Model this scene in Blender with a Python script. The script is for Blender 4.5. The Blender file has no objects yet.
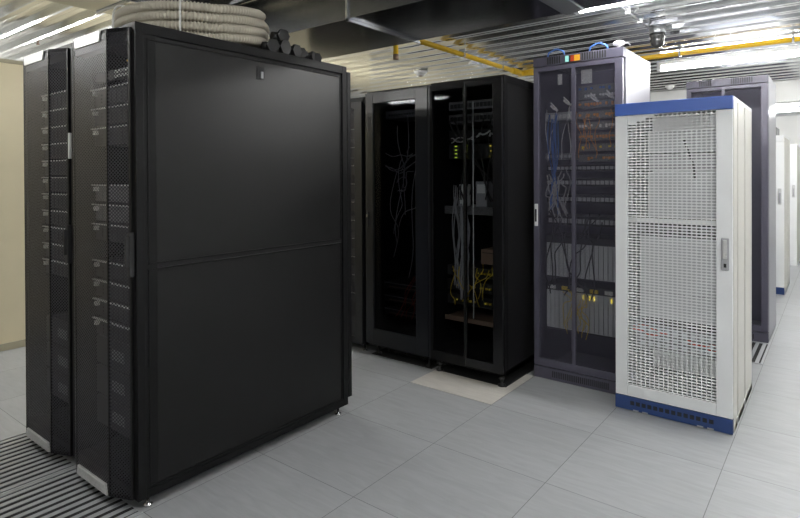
import bpy, bmesh, math, random
from mathutils import Vector, Matrix
random.seed(7)
S = bpy.context.scene
C = S.collection
PI = math.pi

# ------------------------------------------------------------------ materials
def new_mat(name):
    m = bpy.data.materials.new(name); m.use_nodes = True
    nt = m.node_tree; nt.nodes.clear()
    return m, nt, nt.nodes, nt.links

def pbr(name, col, rough=.5, metal=0., spec=.5, noise=0., nscale=20., bump=0., bscale=300., stretch=(1, 1, 1), coat=0., rnoise=0.):
    m, nt, N, L = new_mat(name)
    out = N.new('ShaderNodeOutputMaterial'); b = N.new('ShaderNodeBsdfPrincipled')
    L.new(b.outputs[0], out.inputs[0])
    b.inputs['Base Color'].default_value = (*col, 1)
    b.inputs['Roughness'].default_value = rough
    b.inputs['Metallic'].default_value = metal
    b.inputs['Specular IOR Level'].default_value = spec
    b.inputs['Coat Weight'].default_value = coat
    tc = N.new('ShaderNodeTexCoord'); mp = N.new('ShaderNodeMapping')
    mp.inputs['Scale'].default_value = stretch
    L.new(tc.outputs['Object'], mp.inputs[0])
    if noise > 0 or rnoise > 0:
        n = N.new('ShaderNodeTexNoise'); n.inputs['Scale'].default_value = nscale; n.inputs['Detail'].default_value = 4
        L.new(mp.outputs[0], n.inputs['Vector'])
        if noise > 0:
            r = N.new('ShaderNodeMapRange')
            r.inputs['From Min'].default_value = .3; r.inputs['From Max'].default_value = .7
            r.inputs['To Min'].default_value = 1 - noise; r.inputs['To Max'].default_value = 1 + noise
            L.new(n.outputs['Fac'], r.inputs['Value'])
            v = N.new('ShaderNodeVectorMath'); v.operation = 'SCALE'; v.inputs[0].default_value = col
            L.new(r.outputs[0], v.inputs['Scale']); L.new(v.outputs[0], b.inputs['Base Color'])
        if rnoise > 0:
            r2 = N.new('ShaderNodeMapRange')
            r2.inputs['From Min'].default_value = .3; r2.inputs['From Max'].default_value = .7
            r2.inputs['To Min'].default_value = rough; r2.inputs['To Max'].default_value = rough + rnoise
            L.new(n.outputs['Fac'], r2.inputs['Value']); L.new(r2.outputs[0], b.inputs['Roughness'])
    if bump > 0:
        n2 = N.new('ShaderNodeTexNoise'); n2.inputs['Scale'].default_value = bscale; n2.inputs['Detail'].default_value = 3
        L.new(mp.outputs[0], n2.inputs['Vector'])
        bp = N.new('ShaderNodeBump'); bp.inputs['Strength'].default_value = bump; bp.inputs['Distance'].default_value = .002
        L.new(n2.outputs['Fac'], bp.inputs['Height']); L.new(bp.outputs[0], b.inputs['Normal'])
    return m

def emit(name, col, strength):
    m, nt, N, L = new_mat(name)
    out = N.new('ShaderNodeOutputMaterial'); e = N.new('ShaderNodeEmission')
    e.inputs[0].default_value = (*col, 1); e.inputs[1].default_value = strength
    L.new(e.outputs[0], out.inputs[0]); return m

def perforated(name, col, pitch, hole, rough=.45, metal=.3, spec=.5):
    """sheet metal with staggered round holes"""
    m, nt, N, L = new_mat(name)
    out = N.new('ShaderNodeOutputMaterial'); b = N.new('ShaderNodeBsdfPrincipled')
    b.inputs['Base Color'].default_value = (*col, 1); b.inputs['Roughness'].default_value = rough
    b.inputs['Metallic'].default_value = metal; b.inputs['Specular IOR Level'].default_value = spec
    tr = N.new('ShaderNodeBsdfTransparent'); mix = N.new('ShaderNodeMixShader')
    tc = N.new('ShaderNodeTexCoord'); mp = N.new('ShaderNodeMapping')
    mp.inputs['Rotation'].default_value = (0, PI/4, 0); 
    sc = N.new('ShaderNodeVectorMath'); sc.operation = 'SCALE'; sc.inputs['Scale'].default_value = 1/pitch
    L.new(tc.outputs['Object'], mp.inputs[0]); L.new(mp.outputs[0], sc.inputs[0])
    fr = N.new('ShaderNodeVectorMath'); fr.operation = 'FRACTION'; L.new(sc.outputs[0], fr.inputs[0])
    sb = N.new('ShaderNodeVectorMath'); sb.operation = 'SUBTRACT'; sb.inputs[1].default_value = (.5, .5, .5); L.new(fr.outputs[0], sb.inputs[0])
    ml = N.new('ShaderNodeVectorMath'); ml.operation = 'MULTIPLY'; ml.inputs[1].default_value = (1, 0, 1); L.new(sb.outputs[0], ml.inputs[0])
    le = N.new('ShaderNodeVectorMath'); le.operation = 'LENGTH'; L.new(ml.outputs[0], le.inputs[0])
    lt = N.new('ShaderNodeMath'); lt.operation = 'LESS_THAN'; lt.inputs[1].default_value = hole; L.new(le.outputs['Value'], lt.inputs[0])
    L.new(lt.outputs[0], mix.inputs[0]); L.new(b.outputs[0], mix.inputs[1]); L.new(tr.outputs[0], mix.inputs[2])
    L.new(mix.outputs[0], out.inputs[0]); return m

def glass(name, tint, gloss=.08, rough=.02):
    m, nt, N, L = new_mat(name)
    out = N.new('ShaderNodeOutputMaterial'); t = N.new('ShaderNodeBsdfTransparent'); g = N.new('ShaderNodeBsdfGlossy')
    t.inputs[0].default_value = (*tint, 1); g.inputs['Roughness'].default_value = rough
    lw = N.new('ShaderNodeLayerWeight'); lw.inputs[0].default_value = .25
    mr = N.new('ShaderNodeMath'); mr.operation = 'MULTIPLY'; mr.inputs[1].default_value = gloss*4; L.new(lw.outputs['Fresnel'], mr.inputs[0])
    mix = N.new('ShaderNodeMixShader'); L.new(mr.outputs[0], mix.inputs[0]); L.new(t.outputs[0], mix.inputs[1]); L.new(g.outputs[0], mix.inputs[2])
    L.new(mix.outputs[0], out.inputs[0]); return m

def floor_mat():
    m, nt, N, L = new_mat('grey_marbled_linoleum')
    out = N.new('ShaderNodeOutputMaterial'); b = N.new('ShaderNodeBsdfPrincipled'); L.new(b.outputs[0], out.inputs[0])
    tc = N.new('ShaderNodeTexCoord')
    # per-tile random value
    sc = N.new('ShaderNodeVectorMath'); sc.operation = 'SCALE'; sc.inputs['Scale'].default_value = 1/.6; L.new(tc.outputs['Object'], sc.inputs[0])
    fl = N.new('ShaderNodeVectorMath'); fl.operation = 'FLOOR'; L.new(sc.outputs[0], fl.inputs[0])
    wn = N.new('ShaderNodeTexWhiteNoise'); L.new(fl.outputs[0], wn.inputs['Vector'])
    # streaks, offset per tile
    off = N.new('ShaderNodeVectorMath'); off.operation = 'SCALE'; off.inputs['Scale'].default_value = 9; L.new(wn.outputs['Color'], off.inputs[0])
    ad = N.new('ShaderNodeVectorMath'); ad.operation = 'ADD'; L.new(tc.outputs['Object'], ad.inputs[0]); L.new(off.outputs[0], ad.inputs[1])
    mp = N.new('ShaderNodeMapping'); mp.inputs['Scale'].default_value = (2.5, 14, 1); mp.inputs['Rotation'].default_value = (0, 0, .25); L.new(ad.outputs[0], mp.inputs[0])
    n = N.new('ShaderNodeTexNoise'); n.inputs['Scale'].default_value = 2.2; n.inputs['Detail'].default_value = 6; n.inputs['Distortion'].default_value = .8; L.new(mp.outputs[0], n.inputs['Vector'])
    r = N.new('ShaderNodeMapRange'); r.inputs['From Min'].default_value = .3; r.inputs['From Max'].default_value = .7; r.inputs['To Min'].default_value = .92; r.inputs['To Max'].default_value = 1.06; L.new(n.outputs['Fac'], r.inputs['Value'])
    r3 = N.new('ShaderNodeMapRange'); r3.inputs['To Min'].default_value = .95; r3.inputs['To Max'].default_value = 1.04; L.new(wn.outputs['Value'], r3.inputs['Value'])
    mu = N.new('ShaderNodeMath'); mu.operation = 'MULTIPLY'; L.new(r.outputs[0], mu.inputs[0]); L.new(r3.outputs[0], mu.inputs[1])
    v = N.new('ShaderNodeVectorMath'); v.operation = 'SCALE'; v.inputs[0].default_value = (.378, .39, .403); L.new(mu.outputs[0], v.inputs['Scale'])
    # joints
    fr = N.new('ShaderNodeVectorMath'); fr.operation = 'FRACTION'; L.new(sc.outputs[0], fr.inputs[0])
    sb = N.new('ShaderNodeVectorMath'); sb.operation = 'SUBTRACT'; sb.inputs[1].default_value = (.5, .5, .5); L.new(fr.outputs[0], sb.inputs[0])
    ab = N.new('ShaderNodeVectorMath'); ab.operation = 'ABSOLUTE'; L.new(sb.outputs[0], ab.inputs[0])
    sx = N.new('ShaderNodeSeparateXYZ'); L.new(ab.outputs[0], sx.inputs[0])
    mx = N.new('ShaderNodeMath'); mx.operation = 'MAXIMUM'; L.new(sx.outputs[0], mx.inputs[0]); L.new(sx.outputs[1], mx.inputs[1])
    gt = N.new('ShaderNodeMath'); gt.operation = 'GREATER_THAN'; gt.inputs[1].default_value = .4977; L.new(mx.outputs[0], gt.inputs[0])
    mc = N.new('ShaderNodeMix'); mc.data_type = 'RGBA'; L.new(gt.outputs[0], mc.inputs[0]); L.new(v.outputs[0], mc.inputs[6]); mc.inputs[7].default_value = (.13, .13, .13, 1)
    L.new(mc.outputs[2], b.inputs['Base Color'])
    b.inputs['Roughness'].default_value = .42; b.inputs['Specular IOR Level'].default_value = .45
    return m

M = dict(
    black=pbr('black_powder_coat', (.005, .005, .0055), .45, 0, .17, bump=.08, bscale=900),
    panel=pbr('black_satin_panel', (.0062, .0060, .0062), .38, 0, .26, bump=.05, bscale=1100),
    black_gloss=pbr('black_gloss_paint', (.006, .006, .007), .22, 0, .5),
    frame_blue=pbr('dark_blue_grey_paint', (.008, .009, .012), .28, 0, .4),
    inner=pbr('dark_inner_steel', (.02, .02, .022), .6),
    plastic=pbr('black_plastic', (.012, .012, .013), .55, noise=.3, nscale=30),
    mesh_black=perforated('black_perforated_steel', (.042, .040, .049), .0105, .38, .42, .25),
    mesh_fine=perforated('blue_grey_perforated_steel', (.085, .082, .115), .006, .47, .42, .4),
    purple=pbr('blue_grey_enamel', (.095, .09, .125), .33, .2, .5, noise=.05, nscale=8),
    silver_side=pbr('pale_silver_enamel', (.30, .30, .335), .28, .55, .5, bump=.04, bscale=700),
    white=pbr('pale_grey_enamel', (.80, .812, .825), .38, 0, .5, noise=.02, nscale=5),
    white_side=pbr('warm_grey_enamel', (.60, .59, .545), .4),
    groove=pbr('dark_grey_groove', (.2, .195, .18), .6),
    blue=pbr('blue_enamel', (.055, .14, .52), .4),
    navy=pbr('navy_enamel', (.018, .048, .17), .4),
    silver=pbr('silver_plate', (.55, .55, .55), .4, .3, noise=.12, nscale=120),
    chrome=pbr('chrome', (.6, .6, .6), .2, 1),
    steel=pbr('galvanised_steel', (.76, .775, .785), .13, .92),
    duct=pbr('dark_galvanised_duct', (.23, .232, .235), .2, 1, bump=.1, bscale=3),
    duct_band=pbr('grey_duct_band', (.38, .39, .4), .4, .8),
    yellow=pbr('yellow_enamel', (.72, .45, .015), .38, noise=.06, nscale=8),
    hose=pbr('cream_corrugated_plastic', (.50, .46, .38), .6),
    strap=pbr('white_strap', (.75, .75, .73), .5),
    cream=pbr('cream_painted_board', (.74, .66, .46), .55, noise=.03, nscale=3),
    wall=pbr('white_wall_paint', (.75, .75, .74), .7, noise=.03, nscale=4),
    base=pbr('beige_skirting', (.42, .38, .27), .5),
    beige_tile=pbr('beige_linoleum_tile', (.60, .575, .53), .45, noise=.07, nscale=8, stretch=(1, 5, 1)),
    grate=pbr('aluminium_slats', (.42, .43, .45), .45, .2),
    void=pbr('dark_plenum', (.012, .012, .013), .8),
    lamp_body=pbr('white_lamp_housing', (.8, .8, .8), .4),
    tube=emit('fluorescent_tube', (1, 1, .975), 52.),
    off_white=pbr('off_white_plastic', (.85, .85, .84), .4),
    dome=pbr('smoked_dome', (.03, .03, .03), .12),
    equip=pbr('light_grey_equipment', (.50, .52, .54), .5),
    server=pbr('server_face', (.014, .014, .016), .4, noise=.6, nscale=90, stretch=(1, 1, 2.5)),
    server_grey=pbr('grey_server_face', (.16, .16, .165), .45, noise=.4, nscale=90, stretch=(1, 1, 2.5)),
    light_metal=pbr('pale_server_edge', (.7, .7, .7), .4, .1),
    tinted=glass('smoked_glass', (.55, .56, .58), .05),
    clear=glass('clear_dark_glass', (.72, .73, .74), .035),
    c_white=pbr('white_cable', (.6, .6, .6), .5), c_grey=pbr('grey_cable', (.36, .36, .38), .5),
    c_blue=pbr('blue_cable', (.05, .14, .42), .5), c_yellow=pbr('yellow_cable', (.7, .5, .03), .5),
    c_orange=pbr('orange_cable', (.6, .25, .06), .5), c_red=pbr('red_cable', (.55, .07, .04), .5),
    c_black=pbr('black_cable', (.02, .02, .02), .5),
    brown=pbr('brown_board', (.26, .17, .12), .6),
    led_g=emit('green_led', (.55, .75, .08), .45), led_y=emit('yellow_led', (1, .8, .1), .55), led_c=emit('cyan_lamp', (.45, 1, .9), .45),
    led_r=emit('red_lamp', (.8, .12, .05), .3), led_o=emit('amber_lamp', (1, .5, .05), .45), led_t=emit('teal_led', (.1, .8, .5), .5),
    floor=floor_mat(),
)

# ------------------------------------------------------------------ mesh helpers
class MB:
    def __init__(s): s.bm = bmesh.new()
    def box(s, x0, x1, y0, y1, z0, z1, bev=0.):
        bm = s.bm
        vs = [bm.verts.new(p) for p in ((x0,y0,z0),(x1,y0,z0),(x1,y1,z0),(x0,y1,z0),(x0,y0,z1),(x1,y0,z1),(x1,y1,z1),(x0,y1,z1))]
        fs = [bm.faces.new([vs[i] for i in f]) for f in ((0,3,2,1),(4,5,6,7),(0,1,5,4),(1,2,6,5),(2,3,7,6),(3,0,4,7))]
        if bev > 0:
            es = list({e for f in fs for e in f.edges})
            bmesh.ops.bevel(bm, geom=es, offset=bev, segments=2, profile=.6, affect='EDGES', clamp_overlap=True)
        return s
    def prism(s, pts, axis, a, b):
        """pts: 2-D outline; axis 'z' (x,y), 'x' (y,z), 'y' (x,z)"""
        bm = s.bm
        def P(p, t): return {'z': (p[0], p[1], t), 'x': (t, p[0], p[1]), 'y': (p[0], t, p[1])}[axis]
        A = [bm.verts.new(P(p, a)) for p in pts]; B = [bm.verts.new(P(p, b)) for p in pts]
        n = len(pts)
        f = [bm.faces.new(A), bm.faces.new(B[::-1])]
        for i in range(n): f.append(bm.faces.new((A[i], B[i], B[(i+1) % n], A[(i+1) % n])))
        bmesh.ops.recalc_face_normals(bm, faces=f)
        return s
    def tube(s, path, r, seg=8, rf=None, closed=False):
        bm = s.bm; path = [Vector(p) for p in path]; n = len(path); rings = []
        up = Vector((0, 0, 1))
        d0 = (path[1]-path[0]).normalized()
        if abs(d0.z) > .9: up = Vector((1, 0, 0))
        prev = None
        for i, p in enumerate(path):
            d = (path[min(i+1, n-1)]-path[max(i-1, 0)])
            if closed: d = path[(i+1) % n]-path[(i-1) % n]
            d.normalize()
            if prev is None: u = d.cross(up).normalized()
            else:
                u = prev-d*prev.dot(d); u = u.normalized() if u.length > 1e-6 else prev
            prev = u; w = d.cross(u)
            rr = r if rf is None else rf(i)
            rings.append([bm.verts.new(p+(u*math.cos(2*PI*k/seg)+w*math.sin(2*PI*k/seg))*rr) for k in range(seg)])
        m = n if closed else n-1
        for i in range(m):
            A = rings[i]; B = rings[(i+1) % n]
            for k in range(seg):
                f = bm.faces.new((A[k], A[(k+1) % seg], B[(k+1) % seg], B[k])); f.smooth = True
        if not closed:
            bm.faces.new(rings[0][::-1]); bm.faces.new(rings[-1])
        return s
    def lathe(s, prof, c=(0, 0, 0), seg=24, smooth=True):
        bm = s.bm; rings = []
        for r, z in prof:
            rings.append([bm.verts.new((c[0]+max(r, 1e-4)*math.cos(2*PI*k/seg), c[1]+max(r, 1e-4)*math.sin(2*PI*k/seg), c[2]+z)) for k in range(seg)])
        for A, B in zip(rings, rings[1:]):
            for k in range(seg):
                f = bm.faces.new((A[k], A[(k+1) % seg], B[(k+1) % seg], B[k])); f.smooth = smooth
        f1 = bm.faces.new(rings[0][::-1]); f2 = bm.faces.new(rings[-1])
        return s
    def build(s, name, m, parent=None, loc=None, label=None):
        bmesh.ops.recalc_face_normals(s.bm, faces=s.bm.faces)
        me = bpy.data.meshes.new(name); s.bm.to_mesh(me); s.bm.free()
        me.materials.append(M[m] if isinstance(m, str) else m)
        o = bpy.data.objects.new(name, me); C.objects.link(o)
        if parent: o.parent = parent
        if loc: o.location = loc
        if label: o['label'] = label
        return o

def box(x0, x1, y0, y1, z0, z1, bev=0.): return MB().box(x0, x1, y0, y1, z0, z1, bev)
def thing(name, label, cat, loc=(0, 0, 0), group=None, rz=0):
    o = bpy.data.objects.new(name, None); C.objects.link(o); o.location = loc; o.rotation_euler = (0, 0, rz)
    o.empty_display_size = .1
    return tag(o, label, cat, group)
def tag(o, label, cat, group=None):
    o['label'] = label; o['category'] = cat
    if group: o['group'] = group
    return o
def struct(o): o['kind'] = 'structure'; return o
def dup(root, loc, label=None, group=None):
    r = root.copy(); C.objects.link(r); r.location = loc
    if label: r['label'] = label
    if group: r['group'] = group
    for ch in list(root.children):
        c = ch.copy(); C.objects.link(c); c.parent = r
        for g in list(ch.children):
            d = g.copy(); C.objects.link(d); d.parent = c
    return r
def frame(mb, x0, x1, z0, z1, y0, y1, l, r, b, t, bev=.002):
    """rectangular frame in the XZ plane with border widths"""
    mb.box(x0, x0+l, y0, y1, z0, z1, bev); mb.box(x1-r, x1, y0, y1, z0, z1, bev)
    mb.box(x0+l, x1-r, y0, y1, z0, z0+b, bev); mb.box(x0+l, x1-r, y0, y1, z1-t, z1, bev)
    return mb
def wob(p0, p1, n=14, amp=.02, sag=0.):
    p0 = Vector(p0); p1 = Vector(p1); out = []
    a, b = random.uniform(0, 6), random.uniform(0, 6)
    for i in range(n+1):
        t = i/n; p = p0.lerp(p1, t); e = math.sin(PI*t)
        out.append(p+Vector((math.sin(a+t*5)*amp*e, math.cos(b+t*4)*amp*e*.6, math.sin(b+t*6)*amp*e-sag*4*t*(1-t))))
    return out

# ------------------------------------------------------------------ camera
F_PX, CY, YAW, PIT, ROL = 560.57, 178.97, .663, .0062, -.0042
CAM = Vector((1.0211, -2.3453, 1.3646))
c, s_ = math.cos(YAW), math.sin(YAW)
Fv = Vector((-s_*math.cos(PIT), c*math.cos(PIT), -math.sin(PIT))); Rv = Vector((c, s_, 0)); Uv = Rv.cross(Fv)
R2 = Rv*math.cos(ROL)+Uv*math.sin(ROL); U2 = -Rv*math.sin(ROL)+Uv*math.cos(ROL)
cd = bpy.data.cameras.new('camera'); cam = bpy.data.objects.new('camera', cd); C.objects.link(cam)
mt = Matrix((R2, U2, -Fv)).transposed().to_4x4(); mt.translation = CAM; cam.matrix_world = mt
cd.sensor_width = 36; cd.lens = F_PX/800*36; cd.shift_y = -(259-CY)/800; cd.clip_start = .05
S.camera = cam

# ------------------------------------------------------------------ setting
XW, XE, YS, YN, ZC = -6.2, 3.0, -4.6, 10.4, 2.45
struct(box(XW, XE, YS, YN, -.1, 0).build('floor', 'floor'))
struct(box(XW-.1, XW, YS, YN, -.1, 2.75).build('wall_west', 'wall'))
struct(box(XE, XE+.1, YS, YN, -.1, 2.75).build('wall_east', 'wall'))
struct(box(XW, XE, YS-.1, YS, -.1, 2.75).build('wall_south', 'wall'))
struct(box(XW, XE, YN, YN+.1, -.1, 2.75).build('wall_north', 'wall'))
# corrugated steel deck: ribs run along X
def deck():
    mb = MB(); bm = mb.bm
    P = .2; prof = []
    y = YS
    while y < YN:
        prof += [(y, ZC), (y+.030, ZC), (y+.035, ZC+.007), (y+.045, ZC+.007), (y+.050, ZC), (y+.080, ZC), (y+.102, ZC+.06), (y+.130, ZC+.06), (y+.136, ZC+.053), (y+.144, ZC+.053), (y+.150, ZC+.06), (y+.178, ZC+.06)]
        y += P
    a = [bm.verts.new((XW, p[0], p[1])) for p in prof]; b = [bm.verts.new((XE, p[0], p[1])) for p in prof]
    for i in range(len(prof)-1): bm.faces.new((a[i], a[i+1], b[i+1], b[i]))
    bm.faces.ensure_lookup_table()
    return mb
dk = struct(deck().build('ceiling', 'steel'))
box(XW, XE, YS, YN, ZC+.09, ZC+.2).build('ceiling_slab', 'wall', dk)
# cream partition on the left with skirting
pw = struct(box(-4.25, -4.15, -4.0, 3.6, 0, 2.29).build('wall_left', 'cream'))
struct(box(-4.15, -4.135, -4.0, 3.6, 0, .055, .003).build('baseboard_left', 'base'))
struct(box(-4.26, -4.14, -4.0, 3.6, 2.265, 2.295, .003).build('trim_1', 'base'))
# beam beyond the far aisle
struct(box(-2, XE, 5.55, 5.75, 2.2, 2.45, .005).build('trim_2', 'wall'))
# ------------------------------------------------------------------ floor tiles
tag(box(-1.199, -.601, .601, 1.199, 0, .003).build('floor_tile', 'beige_tile'), 'beige linoleum floor tile partly under the black glass-doored cabinet', 'floor tile')
def grate(x, y, label, group):
    t = thing('floor_grate', label, 'floor grate', (x, y, 0), group)
    box(.004, .596, .004, .596, 0, .0015).build('backing', 'void', t)
    frame_m = MB(); frame_m.box(.002, .016, .002, .598, 0, .005); frame_m.box(.584, .598, .002, .598, 0, .005); frame_m.box(.016, .584, .002, .012, 0, .005); frame_m.box(.016, .584, .588, .598, 0, .005)
    frame_m.build('frame', 'grate', t)
    sl = MB(); k = 12; p = .568/k
    for i in range(k): sl.box(.016+p*i+.012, .016+p*(i+1)-.012, .012, .588, .001, .004)
    sl.build('slat_panel', 'grate', t)
    return t
G = 'slatted air grates before the black mesh racks'
grate(-2.4, -1.8, 'slatted metal floor grate in front of the left black mesh rack', G)
grate(-1.8, -1.8, 'slatted metal floor grate in front of the right black mesh rack', G)
grate(-2.4, -2.4, 'slatted metal floor grate at the lower left edge, one tile nearer', G)
grate(-1.8, -2.4, 'slatted floor grate nearest the viewer below the right mesh rack', G)
grate(0, 2.4, 'slatted floor grate in front of the far blue-grey rack', None)

# ------------------------------------------------------------------ near racks
def near_rack(x, label, solid_side):
    W, D, H = .588, 1.229, 1.99
    t = thing('server_rack', label, 'server rack', (x, -1.224, 0), 'black mesh-doored racks in the foreground')
    b = MB()
    b.box(0, .018, .09, D, .05, H-.01); b.box(.0, W, .0, D, H-.03, H, .003); b.box(0, W, .06, D, .05, .09)
    b.box(.0, W, D-.02, D, .09, H-.03)
    if not solid_side: b.box(W-.018, W, .09, D, .05, H-.03)
    b.build('body', 'inner' if False else 'black', t)
    p = MB()
    p.box(0, .035, 0, .09, .05, H-.03, .004); p.box(W-.045, W, 0, .09, .05, H-.03, .004)
    p.box(.035, W-.045, .0, .05, H-.07, H-.03); p.box(.035, W-.045, 0, .05, .05, .09)
    p.build('front_frame', 'black', t)
    # faceted perforated door
    dz0, dz1 = .055, 1.965
    pts = [(.012, -.004), (.150, -.052), (.455, -.052), (.560, -.006)]
    dr = MB(); bm = dr.bm
    for (a, c2) in zip(pts, pts[1:]):
        nx = max(1, int(abs(c2[0]-a[0])/.1))
        vs = [[bm.verts.new((a[0]+(c2[0]-a[0])*u, a[1]+(c2[1]-a[1])*u, z)) for u in (0, 1)] for z in (dz0, dz1)]
        bm.faces.new((vs[0][0], vs[0][1], vs[1][1], vs[1][0]))
    door = dr.build('door', 'mesh_black', t)
    rm = MB()
    path = [(q[0], q[1]) for q in pts]
    for z0, z1 in ((dz0-.004, dz0+.012), (dz1-.012, dz1+.004)):
        rm.prism([(.012, .004)]+path+[(.56, .004)], 'z', z0, z1)
    rm.box(.008, .024, -.008, .006, dz0, dz1, .002); rm.box(.548, .566, -.010, .006, dz0, dz1, .002)
    for q in pts[1:3]: rm.box(q[0]-.005, q[0]+.005, q[1]-.001, q[1]+.006, dz0, dz1, .001)
    rm.build('door_frame', 'black', door)
    # silver plates at top and bottom of the centre facet
    mp = MB(); mp.prism([(.175, 1.925), (.165, 1.968), (.412, 1.968), (.402, 1.925)], 'y', -.058, -.052); mp.build('top_plate', 'silver', door, label='silver trapezoid plate at door top')
    mp = MB(); mp.prism([(.165, .056), (.175, .098), (.435, .098), (.445, .056)], 'y', -.060, -.052)
    for k in range(22): mp.box(.18+k*.012, .184+k*.012, -.062, -.06, .062, .092)
    mp.build('bottom_plate', 'silver', door, label='silver ribbed plate at door bottom')
    h = MB(); h.box(.556, .578, -.022, 0, .96, 1.14, .005); h.box(.560, .574, -.034, -.018, 1.0, 1.12, .004); h.build('handle', 'plastic', door)
    if not solid_side: box(.568, .58, -.012, 0, 1.45, 1.57, .002).build('strip', 'light_metal', door, label='slim silver strip on the door edge')
    for (fx, fy) in ((.04, .06), (W-.035, .06), (.04, D-.05), (W-.03, D-.05)):
        MB().lathe([(.018, 0), (.018, .008), (.006, .012), (.006, .052)], (fx, fy, 0), 12).build('foot', 'chrome', t)
    if solid_side:
        sp = MB()
        sp.box(W-.012, W+.004, .0, .035, .05, H-.002, .003)     # front post face
        sp.box(W-.012, W+.003, D-.035, D, .05, H-.002, .002)
        sp.box(W-.012, W+.003, .035, D-.035, H-.045, H-.002, .002); sp.box(W-.012, W+.003, .035, D-.035, .05, .082, .002)
        sp.build('side_frame', 'black', t)
        box(W-.014, W-.010, .03, D-.03, .07, H-.04).build('panel_backing', 'void', t)
        up = MB(); up.box(W-.012, W-.001, .049, D-.047, 1.003, H-.061, .003); u = up.build('side_panel', 'panel', t)
        lp = MB(); lp.box(W-.012, W-.001, .049, D-.047, .09, .985, .003); l = lp.build('side_panel', 'panel', t)
        for q, z0, z1 in ((u, 1.003, H-.061), (l, .09, .985)):
            e = MB(); w = .007; ya, yb = .049, D-.047
            e.box(W-.003, W+.003, ya, ya+w, z0, z1, .0015); e.box(W-.003, W+.003, yb-w, yb, z0, z1, .0015)
            e.box(W-.003, W+.003, ya, yb, z0, z0+w, .0015); e.box(W-.003, W+.003, ya, yb, z1-w, z1, .0015)
            e.build('panel_rim', 'black', q)
        la = MB(); la.box(W-.002, W+.0015, .60, .645, 1.835, 1.90, .001); lt = la.build('latch', 'void', u)
        box(W, W+.006, .622, .636, 1.842, 1.875, .002).build('latch_tongue', 'c_grey', lt)
        rd = MB(); rd.box(.02, W+.006, D, D+.03, .09, H-.03, .004); rd.build('rear_door', 'black', t)
    return t
RA = near_rack(-2.379, 'black server rack with faceted mesh door, beside the cream partition', False)
RB = near_rack(-1.790, 'black server rack with large blank side panel and mesh door, hose coil on top', True)

def server(x, y, z, w, h, d, label, group, face='server', knob=True, led=None, tab='light_metal', loc_name='rack_server', bays=True):
    t = thing(loc_name, label, 'server', (x, y, z), group)
    box(0, w, .01, d, .0, h-.004).build('chassis', 'inner', t)
    f = MB(); f.box(0, w, -.004, .01, .001, h-.006, .002)
    if bays:
        n = 8
        for i in range(n): f.box(.03+i*(w-.06)/n+.004, .03+(i+1)*(w-.06)/n-.004, -.006, -.003, .012, h-.024, .001)
    f.build('face', face, t)
    if tab:
        box(-.01, w+.01, -.018, -.008, h-.0085, h-.003).build('edge_strip', tab, t)
    if knob:
        for kx in (w-.075, .03): box(kx-.011, kx+.011, -.024, -.004, h-.034, h-.014, .004).build('latch', 'light_metal', t)
    if led:
        box(w-.12, w-.085, -.013, -.009, h*.4, h*.62).build('led', led, t)
    return t
GA, GB = 'servers in the left foreground rack', 'servers in the right foreground rack'
za = [1.72-.0865*i for i in range(11)]
protoA = {}
for i, z in enumerate(za):
    led = 'led_t' if i in (7, 8, 9) else None
    key = led or 'n'
    lab = 'flat black server with a green light, behind the left foreground rack door' if led else 'flat black server with silver edge strip, behind the left foreground rack door'
    if key in protoA: dup(protoA[key], (-2.379+.07, -1.15, z))
    else: protoA[key] = server(-2.379+.07, -1.15, z, .445, .08, .7, lab, GA, led=led)
zb = [1.69, 1.60, 1.51, 1.25, 1.16, 1.07, .90, .81, .72, .63]
protoB = {}
for i, z in enumerate(zb):
    key = 'grey' if i in (3, 4) else ('led' if i == 6 else 'n')
    lab = {'grey': 'grey-faced server with square bays, mid height in the right foreground rack', 'led': 'black server with a green light, in the right foreground rack',
           'n': 'flat black server with silver edge strip, behind the right foreground rack door'}[key]
    if key in protoB: dup(protoB[key], (-1.790+.07, -1.15, z))
    else: protoB[key] = server(-1.790+.07, -1.15, z, .445, .082, .7, lab, GB, face='server_grey' if key == 'grey' else 'server', led='led_t' if key == 'led' else None)
# chunky boxes low in both racks
for x0, g, nm in ((-2.309, GA, 'left'), (-1.72, GB, 'right')):
    p = server(x0, -1.15, .50, .445, .13, .7, 'tall black unit with a pale nameplate, low in the %s foreground rack' % nm, 'tall units low in the %s foreground rack' % nm, knob=False, tab=None, bays=False)
    box(.16, .27, -.009, -.004, .04, .085).build('nameplate', 'server_grey', p)
    dup(p, (x0, -1.15, .36)); dup(p, (x0, -1.15, .22))
# patching device at top of right rack
t = thing('patch_panel', 'patch panel with gold knob near the top of the right foreground rack', 'patch panel', (-1.72, -1.15, 1.80))
box(0, .445, 0, .02, 0, .045, .002).build('plate', 'server', t)
pp = MB()
for i in range(12):
    for j in range(2): pp.box(.2+i*.019, .213+i*.019, -.006, 0, .006+j*.02, .018+j*.02)
pp.build('ports', 'silver', t)
MB().lathe([(.006, 0), (.010, .006), (.008, .014)], (.36, -.02, .05), 10).build('knob', 'yellow', t)

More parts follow.
